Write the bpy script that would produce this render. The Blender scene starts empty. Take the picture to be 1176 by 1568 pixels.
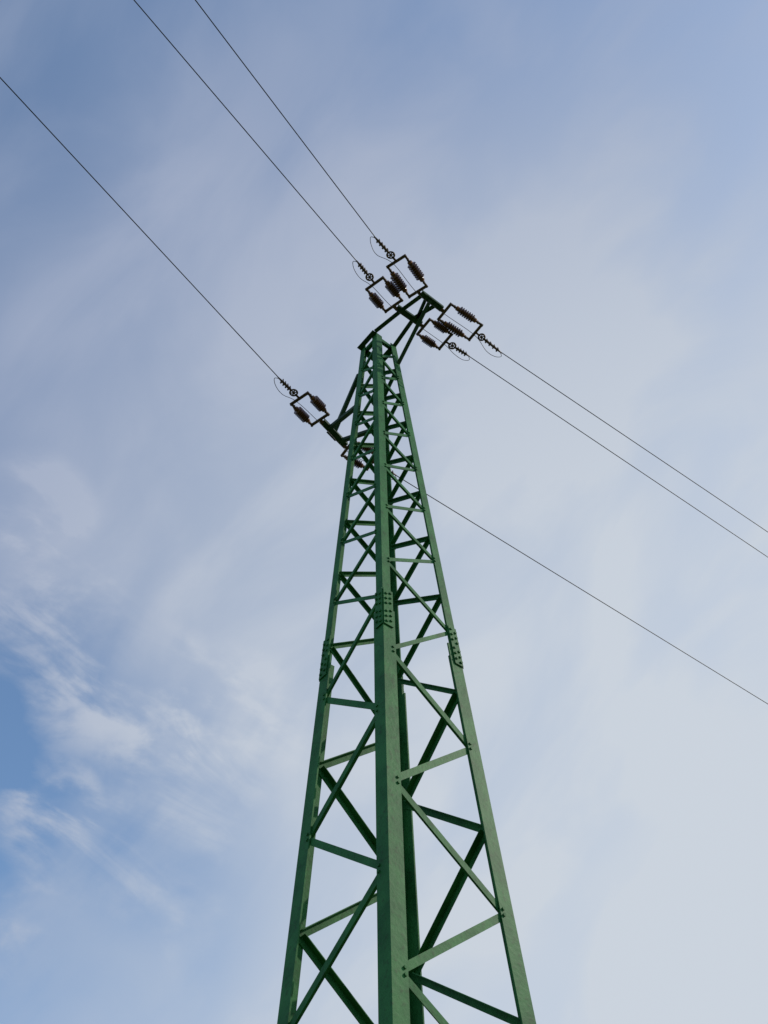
import bpy, bmesh, math, random
from mathutils import Vector, Matrix
random.seed(4)
scene=bpy.context.scene
CAMH=1.6
# ------------------------------------------------------------ materials
def nt(m):
    m.use_nodes=True; t=m.node_tree; t.nodes.clear(); return t
def paint(name,c1,c2,rough=.5,metal=0.0,scale=9,dirt=(.03,.025,.018),bump=.15,dirtamt=.35,spec=.35):
    m=bpy.data.materials.new(name); t=nt(m); N=t.nodes; L=t.links
    out=N.new('ShaderNodeOutputMaterial'); b=N.new('ShaderNodeBsdfPrincipled'); L.new(b.outputs[0],out.inputs[0])
    b.inputs['Specular IOR Level'].default_value=spec
    tc=N.new('ShaderNodeTexCoord')
    n1=N.new('ShaderNodeTexNoise'); n1.inputs['Scale'].default_value=scale; n1.inputs['Detail'].default_value=4
    L.new(tc.outputs['Object'],n1.inputs['Vector'])
    r1=N.new('ShaderNodeMapRange'); r1.inputs[1].default_value=.35; r1.inputs[2].default_value=.65; L.new(n1.outputs[0],r1.inputs[0])
    mx=N.new('ShaderNodeMix'); mx.data_type='RGBA'; mx.inputs[6].default_value=(*c1,1); mx.inputs[7].default_value=(*c2,1)
    L.new(r1.outputs[0],mx.inputs[0])
    n2=N.new('ShaderNodeTexNoise'); n2.inputs['Scale'].default_value=scale*5; n2.inputs['Detail'].default_value=5
    L.new(tc.outputs['Object'],n2.inputs['Vector'])
    r=N.new('ShaderNodeValToRGB'); r.color_ramp.elements[0].position=.55; r.color_ramp.elements[1].position=.72
    r.color_ramp.elements[0].color=(0,0,0,1); r.color_ramp.elements[1].color=(dirtamt,)*3+(1,)
    L.new(n2.outputs[0],r.inputs[0])
    m2=N.new('ShaderNodeMix'); m2.data_type='RGBA'; m2.inputs[7].default_value=(*dirt,1)
    L.new(r.outputs[0],m2.inputs[0]); L.new(mx.outputs[2],m2.inputs[6]); L.new(m2.outputs[2],b.inputs['Base Color'])
    b.inputs['Roughness'].default_value=rough; b.inputs['Metallic'].default_value=metal
    bp=N.new('ShaderNodeBump'); bp.inputs['Strength'].default_value=bump; bp.inputs['Distance'].default_value=.004
    L.new(n2.outputs[0],bp.inputs['Height']); L.new(bp.outputs[0],b.inputs['Normal'])
    return m
M_green=paint('green_paint',(.018,.110,.030),(.034,.170,.046),.55,spec=.12,bump=.4,scale=7,dirt=(.02,.03,.012),dirtamt=.5)
M_arm=paint('shaded_green_steel',(.014,.050,.020),(.026,.075,.030),.6,spec=.2)  # crossarm green with the backlit shade put into the base colour
M_steel=paint('weathered_steel',(.09,.045,.025),(.14,.085,.055),.6,.1)
M_ins=paint('brown_porcelain',(.10,.035,.014),(.15,.055,.024),.28,bump=.02,spec=.5)
M_rust=paint('rusted_cap',(.36,.13,.04),(.20,.075,.03),.7)
M_cable=paint('aluminium_cable',(.02,.02,.024),(.04,.04,.045),.5,.3)
M_conc=paint('concrete',(.28,.27,.25),(.38,.37,.34),.9)
M_grass=paint('grass',(.05,.08,.02),(.09,.11,.035),.95,scale=.6,dirt=(.08,.06,.03))
# ------------------------------------------------------------ mesh helpers
def obj(name,bm,mats,parent=None,smooth=False):
    me=bpy.data.meshes.new(name); bm.normal_update(); bm.to_mesh(me); bm.free()
    for m in mats: me.materials.append(m)
    if smooth:
        for p in me.polygons: p.use_smooth=True
    o=bpy.data.objects.new(name,me); scene.collection.objects.link(o)
    if parent: o.parent=parent
    return o
def prism(bm,a,b,X,Y,poly,mat=0):
    a=Vector(a);b=Vector(b);X=Vector(X);Y=Vector(Y)
    va=[bm.verts.new(a+X*x+Y*y) for x,y in poly]; vb=[bm.verts.new(b+X*x+Y*y) for x,y in poly]
    n=len(poly); fs=[bm.faces.new(va[::-1]),bm.faces.new(vb)]
    for i in range(n): fs.append(bm.faces.new((va[i],va[(i+1)%n],vb[(i+1)%n],vb[i])))
    for f in fs: f.material_index=mat
    bmesh.ops.recalc_face_normals(bm,faces=fs)
def Lsec(w,t,w2=None):
    w2=w2 or w
    return [(0,0),(w,0),(w,t),(t,t),(t,w2),(0,w2)]
def box(bm,c,X,Y,Z,sx,sy,sz,mat=0):
    c=Vector(c);X=Vector(X).normalized();Y=Vector(Y).normalized();Z=Vector(Z).normalized()
    prism(bm,c-Z*sz/2,c+Z*sz/2,X,Y,[(-sx/2,-sy/2),(sx/2,-sy/2),(sx/2,sy/2),(-sx/2,sy/2)],mat)
def frame(d,up=Vector((0,0,1))):
    d=d.normalized(); s=d.cross(up)
    if s.length<1e-3: s=d.cross(Vector((1,0,0)))
    s.normalize(); return s,s.cross(d).normalized()
def angle_bar(bm,a,b,w=.05,t=.006,up=(0,0,1),mat=0):
    a=Vector(a);b=Vector(b);s,u=frame(b-a,Vector(up))
    prism(bm,a,b,s,u,Lsec(w,t),mat)
def flat_bar(bm,a,b,w,t,mat=0,up=(0,0,1)):
    a=Vector(a);b=Vector(b);s,u=frame(b-a,Vector(up))
    prism(bm,a,b,s,u,[(-w/2,-t/2),(w/2,-t/2),(w/2,t/2),(-w/2,t/2)],mat)
def tube(bm,pts,r,n=8,mat=0,cap=True):
    pts=[Vector(p) for p in pts]; rings=[]
    rr=r if isinstance(r,(list,tuple)) else [r]*len(pts)
    for i,p in enumerate(pts):
        d=(pts[min(i+1,len(pts)-1)]-pts[max(i-1,0)]); s,u=frame(d)
        rings.append([bm.verts.new(p+s*math.cos(2*math.pi*k/n)*rr[i]+u*math.sin(2*math.pi*k/n)*rr[i]) for k in range(n)])
    fs=[]
    for A,B in zip(rings,rings[1:]):
        for k in range(n): fs.append(bm.faces.new((A[k],A[(k+1)%n],B[(k+1)%n],B[k])))
    if cap: fs+= [bm.faces.new(rings[0][::-1]),bm.faces.new(rings[-1])]
    for f in fs: f.material_index=mat; f.smooth=True
    bmesh.ops.recalc_face_normals(bm,faces=fs)
def ringloop(bm,c,X,Y,R,r,mat=0,n=20,m=6):
    c=Vector(c);X=Vector(X).normalized();Y=Vector(Y).normalized();Z=X.cross(Y); rings=[]
    for i in range(n):
        a=2*math.pi*i/n; d=X*math.cos(a)+Y*math.sin(a)
        rings.append([bm.verts.new(c+d*(R+r*math.cos(2*math.pi*k/m))+Z*r*math.sin(2*math.pi*k/m)) for k in range(m)])
    for i in range(n):
        A=rings[i];B=rings[(i+1)%n]
        for k in range(m):
            f=bm.faces.new((A[k],A[(k+1)%m],B[(k+1)%m],B[k])); f.material_index=mat; f.smooth=True
def bolt(bm,p,n,r=.011,h=.010,mat=0):
    n=Vector(n).normalized(); s,u=frame(n)
    prism(bm,Vector(p),Vector(p)+n*h,s,u,[(r*math.cos(k*math.pi/3),r*math.sin(k*math.pi/3)) for k in range(6)],mat)
# ------------------------------------------------------------ pylon
PSI=math.radians(-4.26); K=.06738; HA=11.74
def rad(z): return K*(HA-(z-CAMH))
def corner(c,z):
    a=-math.pi/2+PSI+c*math.pi/2; r=rad(z)
    return Vector((r*math.cos(a),r*math.sin(a),z))
def face_dir(i):
    d=corner(i+1,5)-corner(i,5); d.z=0; return d.normalized()
def face_out(i):
    d=face_dir(i); return Vector((d.y,-d.x,0))
pylon=bpy.data.objects.new('electricity_pylon',None); scene.collection.objects.link(pylon)
TOP=9.08+CAMH; SPL=4.80+CAMH
for c in range(4):
    bm=bmesh.new()
    X=face_dir(c); Y=-face_dir((c-1)%4)
    prism(bm,corner(c,.05),corner(c,SPL),X,Y,Lsec(.098,.010))
    prism(bm,corner(c,SPL+.003),corner(c,TOP),X,Y,Lsec(.070,.008))
    o1=face_out(c); o2=face_out((c-1)%4)
    for (D,O,w) in ((X,o1,.078),(Y,o2,.070)):
        cz=corner(c,SPL); up=(corner(c,SPL+1)-corner(c,SPL-1)).normalized()
        cc=cz+D*(w/2)+O*.0062
        box(bm,cc,D,O,up,w,.007,.36)
        for zz in (-.14,-.09,-.04,.04,.09,.14):
            for xx in (-.018,.018):
                bolt(bm,cc+up*(zz+(.01 if xx>0 else -.01))+D*xx+O*.0035,O,.010,.010)
    obj('leg_%d'%(c+1),bm,[M_green],pylon)
lv={-11:7.40,-10:7.122,-9:6.87,-8:6.60,-7:6.31,-6:6.01,-5:5.69,-4:5.34,-3:4.94,-2:4.425,-1:3.926,0:3.382,1:2.834,2:2.286}
z=7.40;k=-11
for s in (.265,.25,.24,.235,.225,.215):
    k-=1; z+=s; lv[k]=z
z=2.286;k=2
while z>-1.0:
    k+=1; z-=.56; lv[k]=z
ks=sorted(lv)
for i in range(4):
    bm=bmesh.new(); D=face_dir(i); O=face_out(i)
    def node(k,mem):
        z=lv[k]+CAMH; c=i if k%2==0 else i+1
        sgn=1 if k%2==0 else -1
        w=.098 if z<SPL else .070
        return corner(c%4,z)+D*sgn*w*.55
    for a,b in zip(ks,ks[1:]):
        low=(lv[a]+CAMH)<SPL
        w,t=(.042,.005) if low else (.030,.004)
        pa=node(a,0); pb=node(b,0)
        dd=(pb-pa).normalized()
        pa=pa+dd*(.012); pb=pb-dd*.012
        inn=-O
        gap=.0115 if low else .0095
        pa=pa+inn*gap; pb=pb+inn*gap
        side=dd.cross(inn).normalized()
        if side.z<0: side=-side
        prism(bm,pa+side*w/2,pb+side*w/2,-side,inn,Lsec(w,t))
        for p,sg in ((pa,1),(pb,-1)):
            bolt(bm,p+dd*sg*.018-inn*gap+O*.0005,O,.009,.008)
    zz=TOP-.03
    a=corner(i,zz)+D*.02-O*.0095; b=corner((i+1)%4,zz)-D*.02-O*.0095
    prism(bm,a,b,Vector((0,0,-1)),-O,Lsec(.05,.006))
    obj('bracing_%d'%(i+1),bm,[M_green],pylon)
# ------------------------------------------------------------ crossarms
def W(x,y,z): return Vector((x,y,z+CAMH))
ZB=9.10; ZA=8.15
PA=dict(li=(-.586,.233),lo=(-.761,-.017),lw=(-.94,-.264),ri=(-.340,.575),z=ZA,ro=(-.10,.745),rw=(.13,.91))
PB=dict(li=(.408,-.601),lo=(.203,-.928),lw=(-.001,-1.193),ri=(.672,-.371),ro=(.984,-.134),rw=(1.258,.108),z=ZB)
PC=dict(li=(.167,-.456),lo=(-.012,-.707),lw=(-.179,-.957),ri=(.462,-.213),ro=(.682,-.042),rw=(.931,.133),z=ZB)
def channel(bm,a,b,w=.06,h=.035,t=.006):
    a=Vector(a);b=Vector(b);s,u=frame(b-a)
    prism(bm,a,b,s,u,[(-w/2,0),(w/2,0),(w/2,h),(w/2-t,h),(w/2-t,t),(-w/2+t,t),(-w/2+t,h),(-w/2,h)])
bm=bmesh.new()
for P in (PB,PC):
    a=W(*P['li'],P['z']);b=W(*P['ri'],P['z']);d=(b-a).normalized()
    channel(bm,a+d*.035,b-d*.035)
nt_=corner(0,TOP-.01); rt=corner(1,TOP-.01); lt=corner(3,TOP-.01); ft=corner(2,TOP-.01)
Ci=W(.27,-.40,ZB-.008); Bi=W(.49,-.565,ZB-.008); Cj=W(.38,-.30,ZB-.008); Bj=W(.61,-.44,ZB-.008)
angle_bar(bm,nt_,Ci,.042); angle_bar(bm,Ci,Bi,.042)
angle_bar(bm,rt,Cj,.042); angle_bar(bm,Cj,Bj,.042)
angle_bar(bm,lt,nt_,.05); angle_bar(bm,corner(1,8.70+CAMH),W(.545,-.50,ZB-.02),.038)
angle_bar(bm,Bi,Cj,.03)
obj('upper_crossarm',bm,[M_arm],pylon)
bm=bmesh.new()
a=W(*PA['li'],ZA);b=W(*PA['ri'],ZA);d=(b-a).normalized(); channel(bm,a+d*.03,b-d*.03)
Am=(a+b)/2
angle_bar(bm,corner(3,8.0+CAMH),Am-d*.09-Vector((0,0,.01)),.038)
angle_bar(bm,corner(2,8.02+CAMH),Am+d*.09-Vector((0,0,.01)),.038)
angle_bar(bm,corner(3,8.62+CAMH),Am-d*.02,.038)
box(bm,Am-Vector((0,0,.01)),d,Vector((-d.y,d.x,0)),(0,0,1),.13,.08,.008)
obj('lower_crossarm',bm,[M_arm],pylon)
# ------------------------------------------------------------ insulator strings
def insulator(bm,a,b,R=.046):
    a=Vector(a);b=Vector(b);d=b-a;n=7; prof=[]
    prof.append((0,.020));prof.append((.09,.022));prof.append((.10,.026))
    for i in range(n):
        t0=.13+i*.74/n; s=.74/n
        prof+= [(t0,.020),(t0+s*.18,R*.55),(t0+s*.42,R),(t0+s*.55,R),(t0+s*.72,R*.5),(t0+s*.98,.020)]
    prof+= [(.90,.026),(.91,.022),(1,.020)]
    tube(bm,[a+d*t for t,_ in prof],[r for _,r in prof],14,1)
    for t in (0.03,.95):
        tube(bm,[a+d*(t-.035),a+d*(t+.035)],.0245,10,2)
def string(P,side):
    z=P['z']
    i=W(*P[side+'i'],z); o=W(*P[side+'o'],z-.01); w=W(*P[side+'w'],z-.025)
    d=(o-i).normalized(); p=d.cross(Vector((0,0,1))).normalized(); up=p.cross(d)
    bm=bmesh.new(); S=.100
    L=(o-i).length
    for c,sg in ((i,1),(o,-1)):
        flat_bar(bm,c-p*(S+.012),c+p*(S+.012),.027,.012)
        for q in (-1,1):
            flat_bar(bm,c+p*q*S,c+p*q*S+d*sg*L*.2,.020,.015)
            bolt(bm,c+p*q*S+up*-.004,-up,.014,.013)
            tube(bm,[c+p*q*S+d*sg*L*.13-up*.018,c+p*q*S+d*sg*L*.13+up*.018],.012,8)
    for q in (-1,1):
        insulator(bm,i+p*q*S+d*L*.19,o+p*q*S-d*L*.19, .047 if side=='l' else .043)
    flat_bar(bm,i-d*.05,i+d*.01,.03,.014)
    g=(w-o); gl=g.length; g.normalize()
    tube(bm,[o,o+g*.05],.011,8)
    c=o+g*.085
    ringloop(bm,c,g,p,.034,.009)
    for a in range(3):
        an=a*math.pi/3; v=g*math.cos(an)+p*math.sin(an)
        tube(bm,[c-v*.034,c+v*.034],.006,6)
    tube(bm,[c-up*.012,c+up*.012],.013,8)
    c0=o+g*.12
    tube(bm,[c0,c0+g*.03,w-g*.06,w],[.010,.014,.012,.006],8)
    for k in range(4):
        q=c0+g*(.03+k*(gl-.19)/3.5)
        tube(bm,[q-p*.020-up*.012,q+p*.020-up*.012],.008,6)
        tube(bm,[q-p*.014-up*.02,q-p*.014+up*.02],.006,6); tube(bm,[q+p*.014-up*.02,q+p*.014+up*.02],.006,6)
    obj('insulator_string',bm,[M_steel,M_ins,M_rust])
    return i,o,w,d,p
def cat(w,hd,slope=.03,span=110,R=.0047):
    h=math.radians(hd); pts=[]
    for k in range(90):
        t=span*(k/89)**1.5
        pts.append(w+Vector((math.cos(h)*t,math.sin(h)*t,-slope*t+slope/span*t*t)))
    bm=bmesh.new(); tube(bm,pts,R,8); obj('power_line_cable',bm,[M_cable])
hl={'A':236.2,'B':236.6,'C':234.3}; hr={'A':39.0,'B':37.6,'C':38.0}; sr={'A':.013,'B':.018,'C':.018}
for nm,P in (('A',PA),('B',PB),('C',PC)):
    ii,o,w,d,p=string(P,'l'); i2,o2,w2,d2,p2=string(P,'r')
    cat(w-(w-o).normalized()*.05,hl[nm]); cat(w2-(w2-o2).normalized()*.05,hr[nm],sr[nm])
    V=Vector((0,0,1))
    ctrl=[w-d*.02,w+d*.015+p*.030-V*.01,w-d*.05+p*.065-V*.03,w-d*.16+p*.075-V*.03,o+p*.03-V*.03,ii-V*.06,i2-V*.06,o2-p2*.02-V*.03,w2-d2*.16-p2*.06-V*.03,w2-d2*.05-p2*.06-V*.03,w2+d2*.015-p2*.03-V*.01,w2-d2*.02]
    pts=[]
    C=[ctrl[0]]+ctrl+[ctrl[-1]]
    for a in range(len(ctrl)-1):
        p0,p1,p2_,p3=C[a],C[a+1],C[a+2],C[a+3]
        for s in range(10):
            t=s/10; pts.append(.5*((2*p1)+(-p0+p2_)*t+(2*p0-5*p1+4*p2_-p3)*t*t+(-p0+3*p1-3*p2_+p3)*t**3))
    pts.append(ctrl[-1])
    bm=bmesh.new(); tube(bm,pts,.0030,6); obj('jumper_cable',bm,[M_cable])
# ------------------------------------------------------------ footings + ground
for c in range(4):
    bm=bmesh.new(); b=corner(c,0.05); b.z=0
    bmesh.ops.create_cone(bm,cap_ends=True,segments=4,radius1=.36,radius2=.27,depth=.34,matrix=Matrix.Translation((b.x*.98,b.y*.98,.09))@Matrix.Rotation(PSI,4,'Z'))
    bmesh.ops.bevel(bm,geom=bm.edges[:],offset=.02,segments=2)
    obj('footing_%d'%(c+1),bm,[M_conc],pylon)
bm=bmesh.new()
import mathutils.noise as mn
def gz(x,y): 
    r=math.hypot(x,y); return (mn.noise(Vector((x*.15,y*.15,0)))*.12*min(1,max(0,(r-2)/6)) + mn.noise(Vector((x*.008,y*.008,3)))*min(6,r*.02))-.02
xs=[-3000,-1500,-800,-400,-200,-100]+[-60+i*2 for i in range(61)]+[100,200,400,800,1500,3000]
g=[[bm.verts.new((x,y,gz(x,y) if max(abs(x),abs(y))<1000 else 0)) for x in xs] for y in xs]
for j in range(len(xs)-1):
    for i in range(len(xs)-1): bm.faces.new((g[j][i],g[j][i+1],g[j+1][i+1],g[j+1][i]))
obj('grass_ground',bm,[M_grass],smooth=True)
# ------------------------------------------------------------ camera
th,phi,ro=.90609,-.00119,-.03733
fw=Vector((math.sin(phi)*math.cos(th),math.cos(phi)*math.cos(th),math.sin(th)))
r=Vector((math.cos(phi),-math.sin(phi),0)); u=r.cross(fw)
r2=r*math.cos(ro)+u*math.sin(ro); u2=-r*math.sin(ro)+u*math.cos(ro)
cd=bpy.data.cameras.new('camera'); cam=bpy.data.objects.new('camera',cd); scene.collection.objects.link(cam)
cam.matrix_world=Matrix(((r2.x,u2.x,-fw.x,0),(r2.y,u2.y,-fw.y,-5),(r2.z,u2.z,-fw.z,CAMH),(0,0,0,1)))
cd.sensor_fit='VERTICAL'; cd.sensor_height=24; cd.lens=24*1541/1568; cd.clip_end=6000; cd.clip_start=.05
scene.camera=cam
def pixdir(u_,v_): return (r2*(u_-588)/1541-u2*(v_-784)/1541+fw).normalized()
# ------------------------------------------------------------ light
SH=8; SE=38
sd=Vector((math.cos(math.radians(SE))*math.cos(math.radians(SH)),math.cos(math.radians(SE))*math.sin(math.radians(SH)),math.sin(math.radians(SE))))
sl=bpy.data.lights.new('sun','SUN'); sl.energy=2.4; sl.angle=math.radians(.6); sl.color=(1,.94,.80)
so=bpy.data.objects.new('sun',sl); scene.collection.objects.link(so); so.rotation_euler=sd.to_track_quat('Z','Y').to_euler(); so.location=(20,-8,30)
# ------------------------------------------------------------ sky
w=bpy.data.worlds.new('World'); scene.world=w; w.use_nodes=True; t=w.node_tree; t.nodes.clear(); N=t.nodes; L=t.links
try: w.cycles.sampling_method='MANUAL'; w.cycles.sample_map_resolution=128
except Exception as e: print(e)
out=N.new('ShaderNodeOutputWorld'); bg=N.new('ShaderNodeBackground'); bg.inputs[1].default_value=.15; L.new(bg.outputs[0],out.inputs[0])
sky=N.new('ShaderNodeTexSky'); sky.sky_type='NISHITA'; sky.sun_disc=False; sky.sun_elevation=math.radians(SE); sky.sun_rotation=math.radians(90-SH)
tc=N.new('ShaderNodeTexCoord'); G=tc.outputs['Generated']
def math_(op,a,b=None,clamp=False):
    n=N.new('ShaderNodeMath'); n.operation=op; n.use_clamp=clamp
    for i,v in enumerate((a,b)):
        if v is None: continue
        if isinstance(v,(int,float)): n.inputs[i].default_value=v
        else: L.new(v,n.inputs[i])
    return n.outputs[0]
def dot(v):
    n=N.new('ShaderNodeVectorMath'); n.operation='DOT_PRODUCT'; L.new(G,n.inputs[0]); n.inputs[1].default_value=tuple(v); return n.outputs['Value']
def mapr(x,a,b,c,d,smooth=True):
    n=N.new('ShaderNodeMapRange'); n.interpolation_type='SMOOTHSTEP' if smooth else 'LINEAR'
    L.new(x,n.inputs[0]); 
    for i,v in enumerate((a,b,c,d)): n.inputs[i+1].default_value=v
    return n.outputs[0]
def noise(sa,sp,ang,detail,rough,dist=0,off=0.):
    ca,sa_=math.cos(math.radians(ang)),math.sin(math.radians(ang))
    al=r2*ca-u2*sa_; pe=r2*sa_+u2*ca
    cx=N.new('ShaderNodeCombineXYZ')
    L.new(math_('ADD',math_('MULTIPLY',dot(al),sa),off),cx.inputs[0]); L.new(math_('MULTIPLY',dot(pe),sp),cx.inputs[1]); L.new(math_('MULTIPLY',dot(fw),sa),cx.inputs[2])
    n=N.new('ShaderNodeTexNoise'); L.new(cx.outputs[0],n.inputs[0]); n.inputs['Scale'].default_value=1; n.inputs['Detail'].default_value=detail; n.inputs['Roughness'].default_value=rough; n.inputs['Distortion'].default_value=dist
    return n.outputs[0]
big=noise(2.2,3.2,-35,3,.5,.3,3.1)
mid=noise(4,8,-50,6,.52,.5,7.7)
dens=math_('ADD',.36,math_('MULTIPLY',mapr(big,.35,.7,0,1),.22))
dens=math_('ADD',dens,math_('MULTIPLY',mapr(mid,.35,.72,0,1),.28))
gd=pixdir(1250,1450); glow=dot(gd)
dens=math_('ADD',dens,mapr(glow,.45,1.0,-.12,.40))
def lobe(u_,v_,rad_px,amt):
    global dens
    c=pixdir(u_,v_); rr=math.cos(math.atan(rad_px/1541.))
    dens=math_('ADD',dens,mapr(dot(c),rr,1.0,0,amt))
lobe(30,1300,420,-.62); lobe(60,1120,260,-.14); lobe(130,30,420,-.16); lobe(620,40,330,-.12); lobe(1150,60,380,-.10); lobe(420,300,330,.16); lobe(780,350,360,.16); lobe(230,600,400,.14)
wn=mapr(noise(6,15,32,7,.58,.5,1.3),.42,.62,0,1)
wn2=mapr(noise(16,22,10,6,.55,.3,4.3),.35,.62,.35,1)
wsum=None
for (a,b,rp,am) in ((75,1245,105,1.0),(80,975,140,.75),(140,1045,140,.9),(240,1095,150,.7),(45,790,110,.6),(10,1410,100,.8),(340,1110,150,.4),(200,1300,200,.4)):
    c=pixdir(a,b); rr=math.cos(math.atan(rp/1541.)); m=mapr(dot(c),rr,1.0,0,am); wsum=m if wsum is None else math_('MAXIMUM',wsum,m)
dens=math_('ADD',dens,math_('MULTIPLY',math_('MULTIPLY',wsum,math_('ADD',.15,math_('MULTIPLY',wn,.85))),wn2))
dens=math_('MAXIMUM',math_('MINIMUM',dens,.97),0.0)
mx=N.new('ShaderNodeMix'); mx.data_type='RGBA'; mx.inputs[6].default_value=(2.45,2.85,3.8,1); mx.inputs[7].default_value=(4.05,4.4,4.85,1)
L.new(mapr(glow,.60,.99,0,1),mx.inputs[0])
sm=N.new('ShaderNodeMix'); sm.data_type='RGBA'; sm.blend_type='MULTIPLY'; sm.inputs[0].default_value=1; L.new(sky.outputs[0],sm.inputs[6]); sm.inputs[7].default_value=(1.0,1.15,1.22,1)
fm=N.new('ShaderNodeMix'); fm.data_type='RGBA'; L.new(dens,fm.inputs[0]); L.new(sm.outputs[2],fm.inputs[6]); L.new(mx.outputs[2],fm.inputs[7])
L.new(fm.outputs[2],bg.inputs[0])
scene.view_settings.view_transform='Standard'; scene.view_settings.look='None'; scene.view_settings.exposure=0
